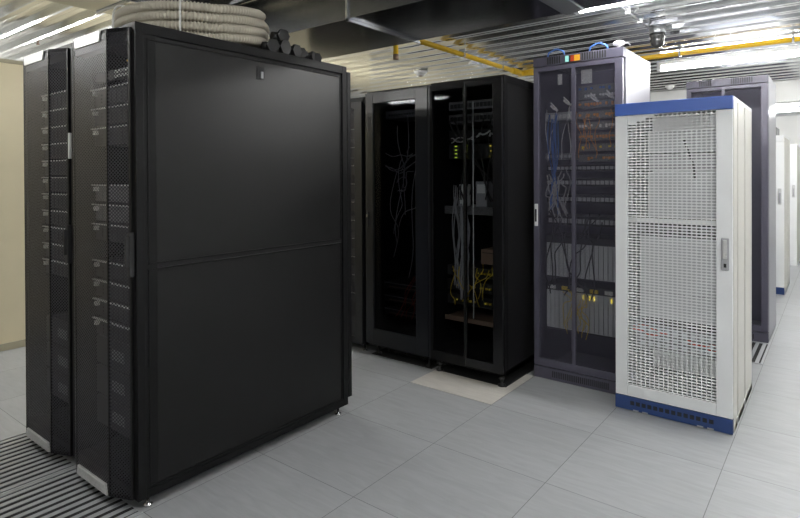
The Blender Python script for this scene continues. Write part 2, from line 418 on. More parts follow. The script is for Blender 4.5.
# ------------------------------------------------------------------ hose coil and fittings on the rack
def hose():
    cx, cy, R = -1.635, -.685, .358; r0 = .0235
    t = thing('hose_coil', 'coil of cream corrugated hose lying on the tall black rack', 'hose', (cx, cy, 1.99))
    turns = 4; per = 560; n = turns*per; path = []
    for i in range(n+1):
        a = i/per*2*PI+.6
        k = i/per
        lay = min(k, 3.98); zz = .026+.0455*math.floor(lay)+.0455*max(0, (lay-math.floor(lay))-.85)/.15
        wob_ = .003*math.sin(a*3+k)
        path.append((math.cos(a)*(R+wob_), math.sin(a)*(R+wob_), zz))
    mb = MB(); mb.tube(path, r0, 10, rf=lambda i: r0*(1.0 if (i % 4) < 2 else .74)); h = mb.build('outer_turns', 'hose', t)
    mb = MB(); path2 = [(x*.875, y*.875, z) for x, y, z in path[::2]]
    mb.tube(path2, r0, 8, rf=lambda i: r0*(1.0 if (i % 2) < 1 else .74)); mb.build('inner_turns', 'hose', t)
    for a in (-.72, -1.75, 1.9, 3.2):
        ux, uy = math.cos(a), math.sin(a); st = MB()
        ring = []
        for k in range(24):
            th = 2*PI*k/24; cr = .058*(abs(math.cos(th))**.6)*(1 if math.cos(th) > 0 else -1); cz = .098*(abs(math.sin(th))**.6)*(1 if math.sin(th) > 0 else -1)
            ring.append((ux*(R-.02+cr), uy*(R-.02+cr), .1005+cz))
        st.tube(ring, .005, 6, closed=True); st.build('strap', 'strap', t)
    return t
hose()
random.seed(3)
GF = 'black pipe fittings piled on the rack top'
fit_lab = ['black plastic fitting lying against the hose coil on the rack', 'black chunky fitting second from the hose coil', 'black plastic fitting stacked highest in the pile on the rack',
           'black plastic fitting in the middle of the pile on the rack', 'black cross-shaped fitting low in the middle of the pile', 'black plastic fitting right of the middle of the pile',
           'small black fitting low beside the end of the pile', 'black plastic fitting last but one from the rack back', 'small black fitting alone nearest the rack back edge']
fpos = [(-.40, 0, .045), (-.32, 0, .05), (-.29, .055, .045), (-.21, 0, .045), (-.25, -.0, .035), (-.12, 0, .04), (-.165, 0, .03), (-.045, 0, .036), (.0, 0, .034)]
yy = [-.485, -.425, -.425, -.345, -.375, -.285, -.315, -.225, -.175]
for i, lab in enumerate(fit_lab):
    r = fpos[i][2]*.80; x = -1.27 - (.05 if i in (4, 6) else 0); y = yy[i]; z = 1.99+r+(.062 if i == 2 else 0)
    t = thing('pipe_fitting', lab, 'pipe fitting', (x, y, z), GF)
    a = random.uniform(-.6, .6); t.rotation_euler = (0, 0, a)
    mb = MB(); seg = 6
    mb.tube([(-r*1.1, 0, 0), (-r*.8, 0, 0), (-r*.79, 0, 0), (r*.7, 0, 0), (r*.71, 0, 0), (r*1.2, 0, 0)], r, seg, rf=lambda k: (r*.99, r*.99, r*.8, r*.8, r*.99, r*.99)[k]); [setattr(f, 'smooth', False) for f in mb.bm.faces]; mb.build('sleeve', 'plastic', t)
    mb = MB(); mb.tube([(0, -r*1.25, 0), (0, r*1.25, 0)], r*.62, 6); mb.build('cross_pin', 'plastic', t)

# crumpled film on the right rack's top front edge
mb = MB(); bm = mb.bm; g = []
for i in range(9):
    g.append([bm.verts.new((i*.012, j*.02, .004+random.uniform(0, .028)*(1 if 0 < i < 8 else .2))) for j in range(6)])
for i in range(8):
    for j in range(5): bm.faces.new((g[i][j], g[i+1][j], g[i+1][j+1], g[i][j+1]))
fo = mb.build('plastic_film', 'strap', None, (-1.80, -1.20, 1.99)); tag(fo, 'scrap of crumpled white film on the mesh rack top by the seam', 'plastic film')
sm = fo.modifiers.new('s', 'SOLIDIFY'); sm.thickness = .002

# ------------------------------------------------------------------ middle row
# rack with narrow mesh front at far left of the row
t = thing('server_rack', 'black rack glimpsed between the foreground rack and the glass-doored cabinet', 'server rack', (-2.44, .88, 0))
b = MB(); b.box(0, .018, 0, 1, .06, 1.96); b.box(.582, .6, .0, 1, .06, 1.96); b.box(0, .6, .0, 1, 1.93, 1.97, .003); b.box(0, .6, .98, 1, .06, 1.96); b.box(0, .6, .02, 1, .06, .1); b.build('body', 'black', t)
dr = MB(); frame(dr, .005, .595, .07, 1.93, -.03, -.005, .03, .075, .05, .05); d = dr.build('door', 'frame_blue', t)
box(.035, .52, -.018, -.016, .12, 1.88).build('mesh_panel', 'mesh_black', d)
for fx in (.05, .55): MB().lathe([(.02, 0), (.02, .008), (.007, .012), (.007, .062)], (fx, .05, 0), 12).build('foot', 'chrome', t)
q = server(-2.44+.07, .96, 1.66, .445, .08, .6, 'black server with pale edge behind the half-hidden rack door', 'servers in the half-hidden rack of the middle row', knob=False)
for i in range(1, 10): dup(q, (-2.44+.07, .96, 1.66-.145*i))

def cabinet_body(t, W, D, H, z0=.08, mat='black', side='panel'):
    b = MB(); b.box(0, .016, .0, D, z0, H-.01); b.box(0, W, .0, D, H-.035, H, .003); b.box(0, W, D-.016, D, z0, H-.035); b.box(0, W, .0, D, z0, z0+.03)
    b.box(.016, .035, .0, .04, z0, H-.035); b.box(W-.035, W-.016, .0, .04, z0, H-.035)
    b.build('body', mat, t)
    sp = MB(); sp.box(W-.016, W-.003, .045, D-.03, z0+.035, H-.05, .002); sp.build('side_panel', side, t)
    sf = MB(); sf.box(W-.016, W, .0, .045, z0, H-.035, .002); sf.box(W-.016, W, D-.03, D, z0, H-.035, .002); sf.box(W-.016, W, .045, D-.03, H-.05, H-.035); sf.box(W-.016, W, .045, D-.03, z0, z0+.035); sf.build('side_frame', mat, t)

GM = 'black glass-doored cabinets in the middle row'
# left: single smoked-glass door
t = thing('server_cabinet', 'black cabinet with one smoked-glass door, left of the two-leaf one', 'server cabinet', (-1.809, .872, 0), GM)
cabinet_body(t, .589, .80, 2.0)
dr = MB(); frame(dr, .006, .583, .10, 1.985, -.026, -.004, .076, .108, .115, .078, .003); d = dr.build('door', 'frame_blue', t)
box(.082, .475, -.014, -.010, .215, 1.907).build('glass', 'tinted', d)
h = MB(); h.box(.022, .040, -.036, -.024, .97, 1.09, .004); hh = h.build('handle', 'plastic', d); MB().box(.026, .036, -.040, -.034, 1.05, 1.075, .002).build('lock', 'chrome', hh)
for fx, fy in ((.06, .06), (.53, .06), (.06, .74), (.53, .74)): MB().lathe([(.022, .0045), (.022, .014), (.008, .018), (.008, .082)], (fx, fy, 0), 12).build('foot', 'plastic', t)
# right: two-leaf glass door
t = thing('server_cabinet', 'black cabinet with two-leaf glass door showing cables and yellow lights', 'server cabinet', (-1.218, .872, 0), GM)
cabinet_body(t, .571, .80, 2.005)
for x0, x1, l, r in ((.004, .288, .026, .010), (.289, .567, .010, .068)):
    dr = MB(); frame(dr, x0, x1, .10, 1.985, -.026, -.004, l, r, .055, .038, .002); d = dr.build('door', 'black_gloss' if x0 > .1 else 'black', t)
    box(x0+l, x1-r, -.014, -.011, .155, 1.947).build('glass', 'clear', d)
    if x0 > .1: MB().tube([(x0+.055, -.006, .42), (x0+.055, -.006, 1.85)], .004, 8).build('lock_rod', 'c_white', d)
box(.0, .012, -.028, .0, .09, 1.99, .002).build('hinge_strip', 'frame_blue', t)
for fx, fy in ((.05, .03), (.53, .03), (.05, .74), (.53, .74)):
    mb = MB(); mb.lathe([(.026, .0045), (.026, .014), (.010, .018), (.010, .045), (.02, .05), (.02, .06), (.010, .064), (.010, .084)], (fx, fy, 0), 14); mb.build('foot', 'c_black', t)

for xa, xb, lab in ((-1.79, -1.235, 'dark plate on the floor under the single-door black cabinet'), (-1.195, -.655, 'dark plate on the floor under the two-leaf black cabinet')):
    tag(box(xa, xb, .895, 1.65, 0, .0045).build('dark_floor_plate', 'void'), lab, 'floor opening')  # thin dark plates added to darken the floor under the cabinets
# contents, left cabinet
X0, Y0 = -1.809, .872
GMc = 'equipment in the single-door cabinet'
t = thing('network_switch', 'dim grey switch high behind the single smoked-glass door', 'network switch', (X0+.07, Y0+.14, 1.80), GMc)
box(0, .45, 0, .3, 0, .06, .002).build('chassis', 'server_grey', t); mb = MB()
for i in range(16): mb.box(.03+i*.025, .045+i*.025, -.004, 0, .02, .035)
mb.build('ports', 'server', t)
for k, z in enumerate((.30, .40, .50)):
    t = thing('network_switch', ['lowest', 'middle', 'upper'][k]+' dark switch of three low in the single-door cabinet', 'network switch', (X0+.07, Y0+.12, z), GMc)
    box(0, .45, 0, .35, 0, .045, .002).build('chassis', 'server', t)
    box(.05, .34, -.006, .0, .012, .020).build('red_strip', 'brown', t, label='dull reddish strip'); box(0, .45, -.004, 0, .04, .045).build('edge_strip', 'c_grey', t)
random.seed(11)
for k, (m, lab) in enumerate((('c_grey', 'tangle of grey cables hanging in the single-door cabinet'),)):
    mb = MB()
    for i in range(9):
        a = (X0+random.uniform(.2, .46), Y0+random.uniform(.06, .12), random.uniform(1.35, 1.85)); b_ = (X0+random.uniform(.15, .46), Y0+random.uniform(.06, .12), random.uniform(.6, 1.4)); mb.tube(wob(a, b_, 16, .05), .0035, 6)
    for i in range(4): mb.tube(wob((X0+.1, Y0+.1, 1.48+random.uniform(-.06, .06)), (X0+.45, Y0+.1, 1.5+random.uniform(-.06, .1)), 14, .03, .06), .0035, 6)
    tag(mb.build('cable_bundle', m), lab, 'cable')
mb = MB()
for i in range(5): mb.tube(wob((X0+.2+i*.05, Y0+.09, .30), (X0+.38+i*.02, Y0+.09, .62), 12, .03), .003, 6)
tag(mb.build('cable_bundle', 'c_red'), 'thin reddish cables low in the single-door cabinet', 'cable')
# contents, right cabinet
X0 = -1.218
GR = 'equipment in the two-leaf glass cabinet'
def unit(name, cat, lab, x0, x1, z0, z1, y, m='server', grp=None, d=.3, extra=None):
    t = thing(name, lab, cat, (x0, y, z0), grp)
    box(0, x1-x0, 0, d, 0, z1-z0, .003).build('chassis', m, t)
    mb = MB(); n = max(4, int((x1-x0)/.03))
    for i in range(n): mb.box(.012+i*(x1-x0-.024)/n+.003, .012+(i+1)*(x1-x0-.024)/n-.003, -.005, 0, (z1-z0)*.22, (z1-z0)*.72, .001)
    mb.build('port_row', extra or 'inner', t); return t
unit('network_switch', 'network switch', 'grey ribbed unit topmost in the two-leaf cabinet', X0+.06, X0+.50, 1.82, 1.88, Y0+.14, 'server_grey', GR)
unit('network_switch', 'network switch', 'grey ribbed unit second from the top in the two-leaf cabinet', X0+.06, X0+.50, 1.73, 1.79, Y0+.14, 'server_grey', GR)
t = unit('network_switch', 'network switch', 'dark switch with yellow-green lights in the two-leaf cabinet', X0+.06, X0+.50, 1.48, 1.58, Y0+.14, 'inner', GR)
for k in range(4):
    for j in (0, 1): box(.055+j*.085, .072+j*.085, -.010, -.005, .006+k*.026, .013+k*.026).build('led', 'led_g', t)
for k in range(3): box(.33, .342, -.010, -.005, .01+k*.034, .017+k*.034).build('led', 'led_y', t)
unit('network_switch', 'network switch', 'dark unit just above the lit switch in the two-leaf cabinet', X0+.06, X0+.50, 1.61, 1.68, Y0+.14, 'server', GR)
t = thing('equipment_shelf', 'grey horizontal shelf halfway up the two-leaf glass cabinet', 'shelf', (X0+.05, Y0+.1, 1.13)); box(0, .46, 0, .4, 0, .012, .002).build('board', 'c_grey', t); box(0, .46, -.005, .004, -.035, .02, .002).build('lip', 'server_grey', t)
t = thing('power_supply', 'small grey box with a white label standing in the two-leaf cabinet', 'power supply', (X0+.30, Y0+.1, 1.152)); box(0, .085, 0, .1, 0, .17, .004).build('case', 'c_grey', t); box(.012, .072, -.002, 0, .09, .15).build('sticker', 'off_white', t)
t = thing('power_supply', 'small pale adapter left of the labelled box in the two-leaf cabinet', 'power supply', (X0+.17, Y0+.1, 1.152)); box(0, .05, 0, .07, 0, .15, .004).build('case', 'off_white', t); MB().tube([(.0, -.004, .14), (.05, -.004, .02)], .006, 6).build('black_cable', 'c_black', t)
for j in range(3):
    t = unit('patch_panel', 'patch panel', ['lowest', 'middle', 'highest'][j]+' of three panels with yellow plugs at the bottom of the two-leaf cabinet', X0+.05, X0+.51, .46+j*.10, .53+j*.10, Y0+.13, 'inner', 'plug panels low in the two-leaf cabinet')
    mb = MB(); random.seed(j)
    for k in range(7):
        x = random.uniform(.04, .4); mb.box(x, x+.012, -.02, -.005, .03, .042)
    mb.build('yellow_plugs', 'led_o' if False else 'c_yellow', t)
    for k in range(3):
        x = .09+.11*k+j*.03; box(x, x+.006, -.022, -.02, .035, .041).build('led', 'led_y', t)
t = thing('power_unit', 'brown box resting above the plug panels in the two-leaf cabinet', 'box', (X0+.34, Y0+.1, .765)); box(0, .16, 0, .2, 0, .10, .004).build('case', 'brown', t); box(.01, .15, -.002, 0, .075, .08).build('lid_line', 'c_black', t)
t = thing('equipment_shelf', 'brownish shelf at the foot of the two-leaf glass cabinet', 'shelf', (X0+.05, Y0+.1, .36)); box(0, .46, 0, .4, 0, .012, .002).build('board', 'brown', t); box(0, .46, -.004, .004, -.01, .022, .002).build('lip', 'brown', t)
random.seed(5)
for m, lab, n, xr, zr, r in (('c_grey', 'bundle of thin pale cables hanging down the two-leaf cabinet', 7, (.13, .17), (1.25, .62), .0035), ('c_grey', 'thick grey cable bundle hanging beside the thin pale one', 9, (.19, .25), (1.12, .55), .006),
                       ('c_black', 'loose black cables high in the two-leaf cabinet', 9, (.06, .5), (1.72, 1.2), .005), ('c_yellow', 'yellow patch cords low in the two-leaf cabinet', 7, (.12, .45), (.74, .5), .003)):
    mb = MB()
    for i in range(n): mb.tube(wob((X0+random.uniform(*xr), Y0+.09+random.uniform(-.02, .02), zr[0]+random.uniform(-.05, .05)), (X0+random.uniform(*xr), Y0+.09, zr[1]+random.uniform(-.05, .05)), 18, .025), r, 6)
    tag(mb.build('cable_bundle', m), lab, 'cable')
mb = MB()
for k in range(2): mb.tube(wob((X0+.33+.1*k, Y0+.06, 1.62), (X0+.43+.06*k, Y0+.07, 1.66), 10, .015), .006, 6)
for k in range(2): mb.tube(wob((X0+.12, Y0+.08, 1.62-.03*k), (X0+.30, Y0+.07, 1.60+.03*k), 10, .02), .004, 6)
tag(mb.build('cable_loop', 'c_white'), 'white cable loops below the top units of the two-leaf cabinet', 'cable')
mb = MB()
for k in range(4): mb.tube(wob((-1.65+k*.13, 1.0, .012), (-1.2+k*.13, 1.1+.05*k, .012), 12, .015), .008, 6)
for x in (-1.70, -1.52, -1.36, -1.25, -1.12): mb.tube(wob((x, .98, .015), (x+.02, 1.0, .074), 6, .003), .008, 6)
tag(mb.build('cable_bundle', 'c_black'), 'black cables on the floor under the middle cabinets', 'cable')

# ------------------------------------------------------------------ blue-grey racks
def blue_grey(x, y, W, D, H, label, detail=True):
    t = thing('server_cabinet', label, 'server cabinet', (x, y, 0), 'blue-grey mesh-doored cabinets')
    b = MB(); b.box(0, .016, 0, D, 0, H-.02); b.box(0, W, D-.016, D, 0, H-.02); b.box(0, W, .0, D, .0, .02); b.box(.016, .04, 0, .05, 0, H-.06); b.box(W-.04, W-.016, 0, .05, 0, H-.06); b.build('body', 'purple', t)
    rf = MB(); rf.box(0, W, .002, D, H-.022, H-.002, .002); rf.build('roof', 'silver_side', t)
    sp = MB(); sp.box(W-.016, W, .03, D, .0, H-.022, .002); sp.build('side_panel', 'silver_side', t)
    co = MB(); co.box(0, W, -.03, .03, H-.06, H, .003); cn = co.build('cornice', 'purple', t)
    sl = MB()
    for a, e in ((.10, .20), (.33, .50)):
        n = int((e-a)/.016)
        for i in range(n): sl.box(a*W/.585+i*.016, a*W/.585+i*.016+.008, -.032, -.029, H-.052, H-.006)
    sl.build('vent_slots', 'void', cn)
    pl = MB(); pl.box(0, W, -.03, .03, 0, .078, .003); pn = pl.build('plinth', 'purple', t)
    sl = MB()
    for i in range(30): sl.box(.13+i*.0125, .136+i*.0125, -.032, -.029, .02, .06)
    sl.build('vent_slots', 'void', pn)
    dr = MB(); frame(dr, .003, W-.003, .084, H-.064, -.032, -.008, .035, .048, .05, .03, .002); dr.box(W*.47-.012, W*.47+.012, -.032, -.012, .13, H-.09, .001)
    d = dr.build('door', 'purple', t)
    box(.036, W*.47-.01, -.020, -.018, .13, H-.09).build('mesh_panel', 'mesh_fine', d); box(W*.47+.01, W-.05, -.020, -.018, .13, H-.09).build('mesh_panel', 'mesh_fine', d)
    h = MB(); h.box(.010, .034, -.040, -.030, 1.02, 1.17, .004); hh = h.build('handle', 'off_white', d); box(.017, .027, -.048, -.038, 1.05, 1.135, .003).build('lever', 'plastic', hh)
    return t
PX, PY, PW, PH = -.604, 1.235, .590, 2.15
T1 = blue_grey(PX, PY, PW, .60, PH, 'blue-grey mesh cabinet with coloured lights on top, beside the white cabinet')
# signal lights on the cornice
for i, (m, w) in enumerate((('led_c', .022), ('c_black', .01), ('led_r', .022), ('led_o', .036))):
    x = .225+sum((.024, .012, .024)[:i])
    box(x, x+w, -.036, -.029, PH-.050, PH-.012, .001).build('indicator_light' if m != 'c_black' else 'light_divider', m, T1, label={'led_c': 'pale cyan light', 'led_r': 'red light', 'led_o': 'amber light'}.get(m))
for i, x in enumerate((.09, .37)):
    mb = MB(); mb.tube([(x, .0, PH-.002), (x+.008, .0, PH+.03), (x+.05, .0, PH+.048), (x+.075, .0, PH+.046), (x+.11, .0, PH+.028), (x+.12, .0, PH-.002)], .006, 8)
    mb.build('lifting_handle', 'c_blue', T1, label='blue arched handle')
t = thing('motion_sensor', 'white sensor standing on the blue-grey cabinet roof corner', 'sensor', (PX+PW-.05, PY+.05, PH)); MB().lathe([(.022, 0), (.022, .006), (.01, .012), (.01, .022), (.034, .03), (.036, .045), (.022, .055)], (0, 0, 0), 18).build('head', 'off_white', t); MB().tube([(.03, 0, .035), (.05, .02, .04), (.055, .05, .03)], .004, 6).build('plug', 'c_grey', t)
T2 = blue_grey(-.018, 3.06, .60, .66, 2.165, 'far blue-grey mesh cabinet with silver side, seen behind the white cabinet')
GP = 'equipment in the nearer blue-grey cabinet'
iy = PY+.05
unit('patch_panel', 'patch panel', 'pale patch panel with white clips, upper left in the blue-grey cabinet', PX+.05, PX+.24, 1.73, 1.785, iy, 'c_grey', GP, .2, 'c_white')
unit('patch_panel', 'patch panel', 'dim patch panel lower left under the blue cables', PX+.05, PX+.25, 1.47, 1.51, iy, 'server_grey', GP, .2, 'c_grey')
bands = [(1.90, 'c_blue', 'blue plug row'), (1.855, 'c_white', 'white plug row'), (1.80, 'c_orange', 'topmost orange plug row'), (1.73, 'c_orange', 'second orange plug row'), (1.66, 'c_white', 'lower white plug row'), (1.59, 'c_orange', 'third orange plug row'), (1.52, 'c_yellow', 'yellow plug row'), (1.45, 'c_orange', 'lowest orange plug row')]
for z, m, n in bands:
    t = thing('distribution_strip', n+' on a strip at the right of the blue-grey cabinet', 'distribution strip', (PX+.28, iy, z), 'plug strips in the blue-grey cabinet')
    box(0, .26, 0, .1, 0, .045, .002).build('rail', 'server_grey', t); mb = MB(); random.seed(int(z*100))
    for i in range(13):
        if random.random() < .6: mb.box(.008+i*.019, .02+i*.019, -.012, 0, .008+random.uniform(0, .012), .03)
    mb.build('plugs', m, t)
for k, (x0, x1, z0, z1, lab) in enumerate(((PX+.06, PX+.55, 1.39, 1.43, 'grey comb panel across the middle of the blue-grey cabinet'), (PX+.06, PX+.55, 1.18, 1.23, 'slim grey panel halfway down the blue-grey cabinet'), (PX+.06, PX+.55, 1.29, 1.34, 'second grey comb panel below the middle of the blue-grey cabinet'), (PX+.06, PX+.55, 1.03, 1.09, 'slim panel above the card cage in the blue-grey cabinet'))):
    unit('patch_panel', 'patch panel', lab, x0, x1, z0, z1, iy, 'server', GP, .25, 'c_grey')
def cage(z0, z1, lab, tops):
    t = thing('card_chassis', lab, 'card chassis', (PX+.05, iy, z0), 'card chassis in the blue-grey cabinet'); h = z1-z0
    box(0, .49, .01, .3, 0, h, .003).build('case', 'inner', t)
    mb = MB()
    for i in range(16): mb.box(.01+i*.0295, .036+i*.0295, -.002, .01, .012, h-.045, .001)
    mb.build('cards', 'equip', t)
    if tops:
        for i in range(5): box(.02+i*.095, .07+i*.095, -.006, .01, h-.035, h-.012, .001).build('label_plate', 'c_yellow' if i % 2 else 'c_white', t)
        for i, x in enumerate((.20, .26, .30, .33, .44)): box(x, x+.008, -.008, -.002, h-.085, h-.055).build('led', 'led_y', t)
    return t
cage(.67, .95, 'card chassis with plain vertical cards, upper of two in the blue-grey cabinet', False)
cage(.32, .63, 'card chassis with yellow labels and lights, lower of two in the blue-grey cabinet', True)
random.seed(9)
for m, lab, n, xr, zr, r, am in (('c_blue', 'blue cable bundle hanging left in the blue-grey cabinet', 7, (.09, .16), (1.76, 1.15), .0035, .02), ('c_white', 'white cables high in the blue-grey cabinet', 4, (.08, .24), (1.80, 1.5), .0025, .015), ('c_grey', 'grey cable mass left of centre in the blue-grey cabinet', 12, (.06, .22), (1.36, 1.1), .004, .03),
                              ('c_yellow', 'yellow patch cords over the lower chassis in the blue-grey cabinet', 10, (.18, .36), (.58, .34), .0025, .03), ('c_orange', 'orange cords among the plug strips of the blue-grey cabinet', 7, (.28, .52), (1.75, 1.5), .002, .02),
                              ('c_black', 'black cables in the lower half of the blue-grey cabinet', 10, (.08, .5), (1.1, .6), .004, .04)):
    mb = MB()
    for i in range(n): mb.tube(wob((PX+random.uniform(*xr), iy-.03+random.uniform(-.02, .01), zr[0]+random.uniform(-.04, .04)), (PX+random.uniform(*xr), iy-.03, zr[1]+random.uniform(-.05, .05)), 16, am), r, 6)
    tag(mb.build('cable_bundle', m), lab, 'cable')
for k, (x, z, w, h, lab) in enumerate(((.14, 1.97, .03, .07, 'small white tag high left in the blue-grey cabinet'), (.24, 1.96, .025, .09, 'narrow white tag left of the centre post, high in the blue-grey cabinet'), (.30, 1.96, .07, .09, 'white paper card right of the centre post in the blue-grey cabinet'))):
    tag(box(PX+x, PX+x+w, iy, iy+.004, z, z+h).build('paper_tag', 'off_white'), lab, 'paper tag')
for k, (x, z, lab) in enumerate(((.10, 1.83, 'white connector leftmost under the tags in the blue-grey cabinet'), (.19, 1.86, 'white connector left of the centre post in the blue-grey cabinet'), (.37, 1.87, 'white connector right of the centre post in the blue-grey cabinet'), (.47, 1.88, 'white connector nearest the right edge of the blue-grey cabinet'))):
    mb = MB(); mb.tube([(0, 0, 0), (.02, -.005, -.02), (.05, 0, -.035)], .008, 8); mb.tube([(0, 0, .02), (.02, -.005, .0), (.04, 0, -.02)], .005, 8); tag(mb.build('connector', 'c_white', None, (PX+x, iy-.02, z)), lab, 'connector')

# ------------------------------------------------------------------ white cabinet
def white_cab(x, y, W, D, H, label, full=True, group='white cabinets with blue trim'):
    t = thing('server_cabinet', label, 'server cabinet', (x, y, 0), None if group == 'plain' else group)
    b = MB(); b.box(0, .016, .02, D, .0, H-.01); b.box(0, W, D-.016, D, 0, H-.01); b.box(0, W, .03, D, .0, .04); b.box(0, W, .0, D, H-.02, H-.0, .003)
    b.build('body', 'white', t)
    # side built of three uprights with grooves between
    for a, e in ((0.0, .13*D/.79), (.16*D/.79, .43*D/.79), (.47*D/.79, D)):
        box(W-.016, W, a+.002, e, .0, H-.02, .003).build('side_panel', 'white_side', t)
    box(W-.016, W-.008, .05, D-.02, 0.0, H-.02).build('side_groove', 'groove', t)
    tp = MB(); tp.box(0, W-.002, -.03, .002, H-.068, H, .003); tp.build('top_band', 'blue' if full else 'white', t, label='blue band' if full else None)
    pl = MB(); pl.box(0, W-.002, -.03, .002, .004, .080, .003); pn = pl.build('plinth', 'white' if group == 'plain' else 'navy', t, label=None if group == 'plain' else 'dark blue plinth')
    sl = MB()
    if full:
        for i in range(14): sl.box(.085+i*.031, .106+i*.031, -.032, -.029, .036, .058)
        sl.build('vent_slots', 'void', pn)
        sl = MB()
        for xx in (.10, .15, .43, .48): sl.box(xx, xx+.03, -.031, -.029, .004, .012)
        sl.build('base_marks', 'silver', pn)
    x0, x1, z0, z1 = .068, .522, .150, 1.705
    zt, zb = H-.072, .084
    dr = MB()
    if full:
        frame(dr, .002, W-.003, zb, zt, -.028, -.006, x0-.002, W-.003-x1, z0-zb, zt-z1, .002)
        d = dr.build('door', 'white', t)
        # slotted panel with real openings
        mb = MB(); bm = mb.bm; nc, nr = 19, 94; pw, ph = (x1-x0)/nc, (z1-z0)/nr; ce = {}
        def V(a, b_):
            k = (round(a, 5), round(b_, 5))
            if k not in ce: ce[k] = bm.verts.new((a, -.016, b_))
            return ce[k]
        for i in range(nc):
            for j in range(nr):
                a, b_ = x0+i*pw, z0+j*ph; cxx, czz = a+pw/2, b_+ph/2
                cut = i < 6 and czz > z1-.05*(1-i/6)
                O = [V(a, b_), V(a+pw/2, b_), V(a+pw, b_), V(a+pw, b_+ph), V(a+pw/2, b_+ph), V(a, b_+ph)]
                if cut: bm.faces.new(O); continue
                hw, hh = pw*.41, ph*.31
                I = [bm.verts.new((cxx+dx, -.016, czz+dz)) for dx, dz in ((-hw, -hh*.6), (-hw*.0-.0, -hh), (hw, -hh*.6), (hw, hh*.6), (0, hh), (-hw, hh*.6))]
                for k in range(6): bm.faces.new((O[k], O[(k+1) % 6], I[(k+1) % 6], I[k]))
        p = mb.build('slotted_panel', 'white', d)
        so = p.modifiers.new('thickness', 'SOLIDIFY'); so.thickness = .0015
        h = MB(); h.box(.545, .582, -.040, -.027, .860, 1.03, .006); hh = h.build('handle', 'c_grey', d, label='grey metal swing handle'); box(.554, .574, -.050, -.038, .92, 1.02, .005).build('lever', 'silver', hh); MB().box(.558, .570, -.042, -.039, .876, .896, .001).build('keyhole', 'void', hh)
    else:
        dr.box(.002, W-.003, zb, zt, 0, 0) if False else dr.box(.002, W-.003, -.028, -.006, zb, zt, .003)
        d = dr.build('door', 'white', t)
        h = MB(); h.box(W-.06, W-.028, -.04, -.027, 1.02, 1.2, .005); hh = h.build('handle', 'silver', d); box(W-.054, W-.034, -.05, -.038, 1.04, 1.15, .004).build('lever', 'c_grey', hh)
    return t
WX, WY = -.007, 1.045
white_cab(WX, WY, .60, .765, 1.775, 'white cabinet with blue top band and slotted door, front right')
wy = WY+.13
GW = 'pale equipment behind the slotted door'
for z0, z1, x0, lab in ((1.49, 1.62, .14, 'pale grey unit highest behind the slotted door'), (1.12, 1.38, .14, 'large pale grey unit above the shelf behind the slotted door'), (.52, 1.0, .10, 'tall pale grey unit below the shelf behind the slotted door')):
    t = thing('network_unit', lab, 'network unit', (WX+x0, wy, z0), GW); box(0, .56-x0, 0, .4, 0, z1-z0, .004).build('case', 'equip', t)
    mb = MB()
    for k in range(3): mb.box(.03+k*.12, .12+k*.12, -.003, 0, (z1-z0)*.3, (z1-z0)*.32)
    mb.build('seams', 'c_grey', t)
t = thing('network_unit', 'mid-grey unit between the two upper pale ones, behind the slotted door', 'network unit', (WX+.14, wy+.03, 1.39), GW); box(0, .42, 0, .4, 0, .09, .003).build('case', 'c_grey', t); box(.0, .42, -.004, 0, .04, .05).build('seam', 'equip', t)
t = thing('equipment_shelf', 'white shelf halfway up behind the slotted door', 'shelf', (WX+.03, WY+.06, 1.10)); box(0, .54, 0, .45, 0, .012, .002).build('board', 'off_white', t); box(0, .54, -.004, .003, -.012, .012, .001).build('lip', 'off_white', t)
t = thing('network_unit', 'dark unit with grey ports directly under the shelf, behind the slotted door', 'network unit', (WX+.08, wy, 1.01), GW); box(0, .48, 0, .3, 0, .07, .003).build('case', 'inner', t); mb = MB()
for i in range(10): mb.box(.02+i*.045, .05+i*.045, -.004, 0, .015, .05)
mb.build('ports', 'server_grey', t)
for k, (z, xa, xb, lab) in enumerate(((.47, .06, .26, 'red cable low on the left behind the slotted door'), (.43, .36, .52, 'red cable low on the right behind the slotted door'))):
    mb = MB(); mb.tube(wob((WX+xa, WY+.09, z), (WX+xb, WY+.09, z-.02), 10, .012), .006, 6); mb.tube(wob((WX+xa, WY+.09, z-.025), (WX+xb, WY+.09, z-.035), 10, .012), .005, 6); tag(mb.build('red_cable', 'c_red'), lab, 'cable')
t = thing('network_unit', 'dark switch with pale ports near the bottom behind the slotted door', 'network unit', (WX+.08, wy, .33), GW); box(0, .48, 0, .3, 0, .15, .003).build('case', 'server_grey', t); mb = MB()
for i in range(10):
    for j in range(3): mb.box(.02+i*.045, .045+i*.045, -.004, 0, .02+j*.04, .045+j*.04)
mb.build('ports', 'equip', t)
mb = MB(); mb.tube([(WX+.35, WY+.06, 1.56), (WX+.37, WY+.05, 1.5), (WX+.385, WY+.055, 1.46), (WX+.40, WY+.05, 1.41), (WX+.405, WY+.06, 1.34)], .006, 8); tag(mb.build('black_cable', 'c_black'), 'short black cable hanging before the pale units in the white cabinet', 'cable')
# far white cabinets along the aisle
white_cab(-.05, 5.3, .60, .85, 1.80, 'white cabinet with blue plinth far down the aisle, nearest of the distant ones', False)
white_cab(-.05, 7.8, .60, .85, 1.80, 'plain white cabinet farthest down the aisle', False, 'plain')
t = thing('network_unit', 'grey unit on top of the far white cabinet', 'network unit', (.07, 5.36, 1.80)); box(0, .4, 0, .4, 0, .10, .004).build('case', 'server_grey', t); mb = MB()
for i in range(12): mb.box(.02+i*.03, .035+i*.03, -.004, 0, .015, .08)
mb.build('ports', 'c_black', t)

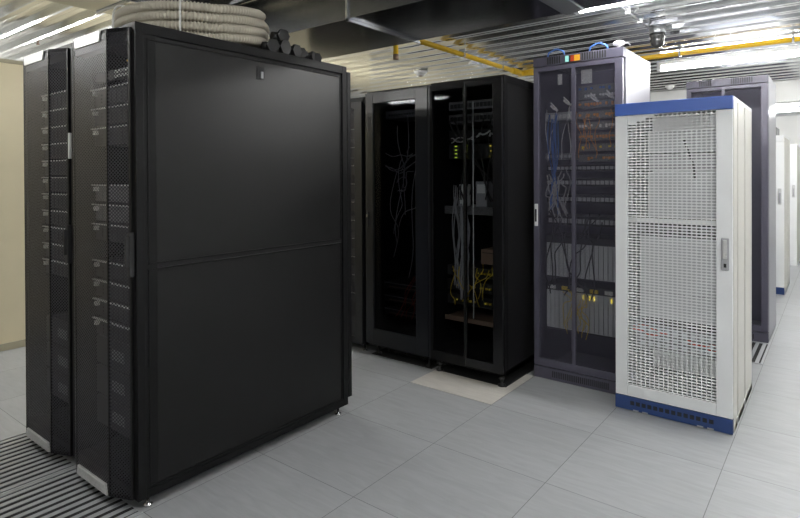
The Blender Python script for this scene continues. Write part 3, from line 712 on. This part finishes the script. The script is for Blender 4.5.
# ------------------------------------------------------------------ overhead
# ventilation duct running across the room
DZ, DY0, DY1 = 2.19, -.18, .45
t = thing('ventilation_duct', 'large dark metal air duct under the ribbed ceiling', 'duct', (-3.4, DY0, DZ))
dw = DY1-DY0
def duct_section(xa, xb, z0):
    mb = MB(); mb.box(xa, xb, 0, dw, z0, 2.43-DZ, .002)
    return mb
duct_section(0, 2.385, 0).build('duct_section', 'duct', t); duct_section(2.385, 3.31, .004).build('duct_section', 'duct', t); duct_section(3.42, 5.9, .004).build('duct_section', 'duct', t)
duct_section(3.31, 3.42, -.002).build('duct_band', 'duct_band', t, label='lighter grey joint band')
for x in (1.2, 2.385, 4.6):
    fl = MB()
    fl.box(x-.006, x+.006, -.012, dw+.012, -.012, .003); fl.box(x-.006, x+.006, -.012, .002, -.012, 2.42-DZ)
    fl.build('joint_flange', 'steel', t)
# duct along the left, above the foreground racks
t = thing('ventilation_duct', 'narrow grey duct running overhead behind the hose coil', 'duct', (-2.50, -3.2, 2.36)); box(0, .36, 0, 3.0, 0, .08, .003).build('duct_section', 'duct', t)
for y in (.6, 1.6, 2.4): box(-.008, .368, y, y+.02, -.008, .085).build('joint_flange', 'duct_band', t)
# yellow conduit
t = thing('yellow_conduit', 'long yellow conduit turning a corner below the ribbed ceiling', 'conduit', (0, 0, 0))
mb = MB(); mb.tube([(-1.53, .47, 2.405), (-1.53, 2.84, 2.405), (-1.52, 2.91, 2.405), (-1.49, 2.945, 2.405), (-1.42, 2.95, 2.405), (2.9, 2.95, 2.405)], .021, 12); mb.build('pipe', 'yellow', t)
mb = MB(); mb.tube([(-1.56, 2.95, 2.405), (-1.40, 2.95, 2.405)], .032, 12); mb.tube([(-1.53, 2.74, 2.405), (-1.53, 2.95, 2.405)], .030, 12); mb.build('elbow_joint', 'yellow', t)
for x in (-.9, -.05, .75, 1.6, 2.5): box(x-.008, x+.008, 2.92, 2.98, 2.38, ZC-.001, .002).build('hanger_clip', 'steel', t)
for y in (1.0, 1.8, 2.5): box(-1.56, -1.50, y-.008, y+.008, 2.38, ZC-.001, .002).build('hanger_clip', 'steel', t)
t = thing('yellow_pipe_stub', 'short yellow pipe end hanging beside the dark duct', 'pipe', (-1.31, .60, 2.14)); MB().tube([(0, 0, .03), (0, 0, ZC+.0-2.14)], .017, 12).build('pipe', 'yellow', t); MB().tube([(0, 0, 0), (0, 0, .035)], .019, 12).build('end_cap', 'brown', t)
# white-grey conduit to the camera
t = thing('cable_conduit', 'thin pale conduit clipped across the ribs towards the dome camera', 'conduit', (-.07, 0, 0)); MB().tube([(0, .48, 2.438), (0, 2.02, 2.438)], .006, 8).build('pipe', 'c_grey', t)
for y in (.94, 1.22, 1.5, 1.78): box(-.016, .016, y-.012, y+.012, 2.425, ZC, .002).build('clip', 'off_white', t)
# dome camera
t = thing('dome_camera', 'dark dome camera hanging from the ribbed ceiling', 'camera', (-.03, 2.10, 2.30))
MB().lathe([(.055, .105), (.058, .11), (.058, .148), (.05, .15)], (0, 0, 0), 28).build('mount', 'duct_band', t)
MB().lathe([(.004, 0), (.02, .003), (.036, .012), (.047, .03), (.051, .052), (.051, .075), (.055, .08), (.055, .105)], (0, 0, 0), 28).build('dome', 'dome', t)
def detector(x, y, r, lab, m='off_white'):
    t = thing('smoke_detector', lab, 'smoke detector', (x, y, ZC-.05)); MB().lathe([(r*.35, 0), (r*.6, .008), (r*.75, .02), (r, .03), (r, .0495)], (0, 0, 0), 20).build('housing', m, t); MB().lathe([(r*.2, -.006), (r*.34, 0)], (0, 0, 0), 16).build('sensor_cap', 'brown' if r > .05 else 'c_grey', t)
detector(-2.4, 2.39, .07, 'white smoke detector on the ceiling above the middle cabinets'); detector(-.6, 5.1, .05, 'small smoke detector on the ceiling between the blue-grey cabinets')
t = thing('sprinkler_head', 'tiny brass sprinkler head in the ceiling above the cream partition', 'sprinkler', (-3.98, -.60, ZC-.035)); MB().lathe([(.012, 0), (.014, .004), (.005, .01), (.007, .035)], (0, 0, 0), 12).build('nozzle', 'brown', t)

# fluorescent lamps
def lamp(x, y, lab, L=1.5, group='fluorescent ceiling lamps'):
    t = thing('fluorescent_lamp', lab, 'ceiling lamp', (x, y, 0), group)
    b = MB(); b.box(0, L, -.03, .03, 2.415, ZC-.001, .003); b.build('housing', 'lamp_body', t)
    MB().tube([(.035, 0, 2.385), (L-.035, 0, 2.385)], .02, 14).build('tube', 'tube', t)
    e = MB(); e.box(.0, .035, -.028, .028, 2.365, 2.42, .004); e.box(L-.035, L, -.028, .028, 2.365, 2.42, .004); e.build('end_socket', 'lamp_body', t)
    return t
lamps = [(-.27, 1.08, 'glowing fluorescent lamp at the top edge above the white cabinet'), (-.36, 3.5, 'glowing fluorescent lamp behind the yellow conduit at right'),
         (-.3, 6.4, 'fluorescent lamp far down the aisle beyond the beam'), (-.3, 8.6, 'added fluorescent lamp farthest down the aisle'),  # farthest lamp is added to brighten the end of the aisle
         (-4.0, .62, 'lamp over the passage behind the foreground racks'), (-4.3, 4.6, 'lamp beyond the back of the middle cabinets'), (-6.05, -1.35, 'unseen lamp added beyond the cream partition'), (1.3, 2.6, 'unseen lamp added at the right side of the aisle'),  # partition and aisle-side lamps are added out of view to brighten ceiling and room
         (-4.0, -2.1, 'lamp before the foreground rack doors by the cream partition'), (-.3, -2.2, 'lamp above the viewer in the front passage'), (1.2, -.6, 'unseen lamp added over the right of the front passage'), (1.5, 4.6, 'unseen lamp added over the right of the far aisle')]  # both right-hand lamps are added out of view for more brightness
lamp0 = None
for x, y, lab in lamps:
    if lamp0 is None: lamp0 = lamp(x, y, lab)
    else: dup(lamp0, (x, y, 0), lab)

# ------------------------------------------------------------------ world and view
w = bpy.data.worlds.new('world'); S.world = w; w.use_nodes = True
w.node_tree.nodes['Background'].inputs[0].default_value = (.5, .55, .6, 1); w.node_tree.nodes['Background'].inputs[1].default_value = .0
S.view_settings.view_transform = 'Standard'; S.view_settings.look = 'None'; S.view_settings.gamma = 1; S.view_settings.use_curve_mapping = False
S.view_settings.exposure = 0.95
S.cycles.use_denoising = True
S.cycles.max_bounces = 10; S.cycles.transparent_max_bounces = 24; S.cycles.diffuse_bounces = 5; S.cycles.glossy_bounces = 5
S.cycles.sample_clamp_indirect = 8
S.cycles.caustics_reflective = True
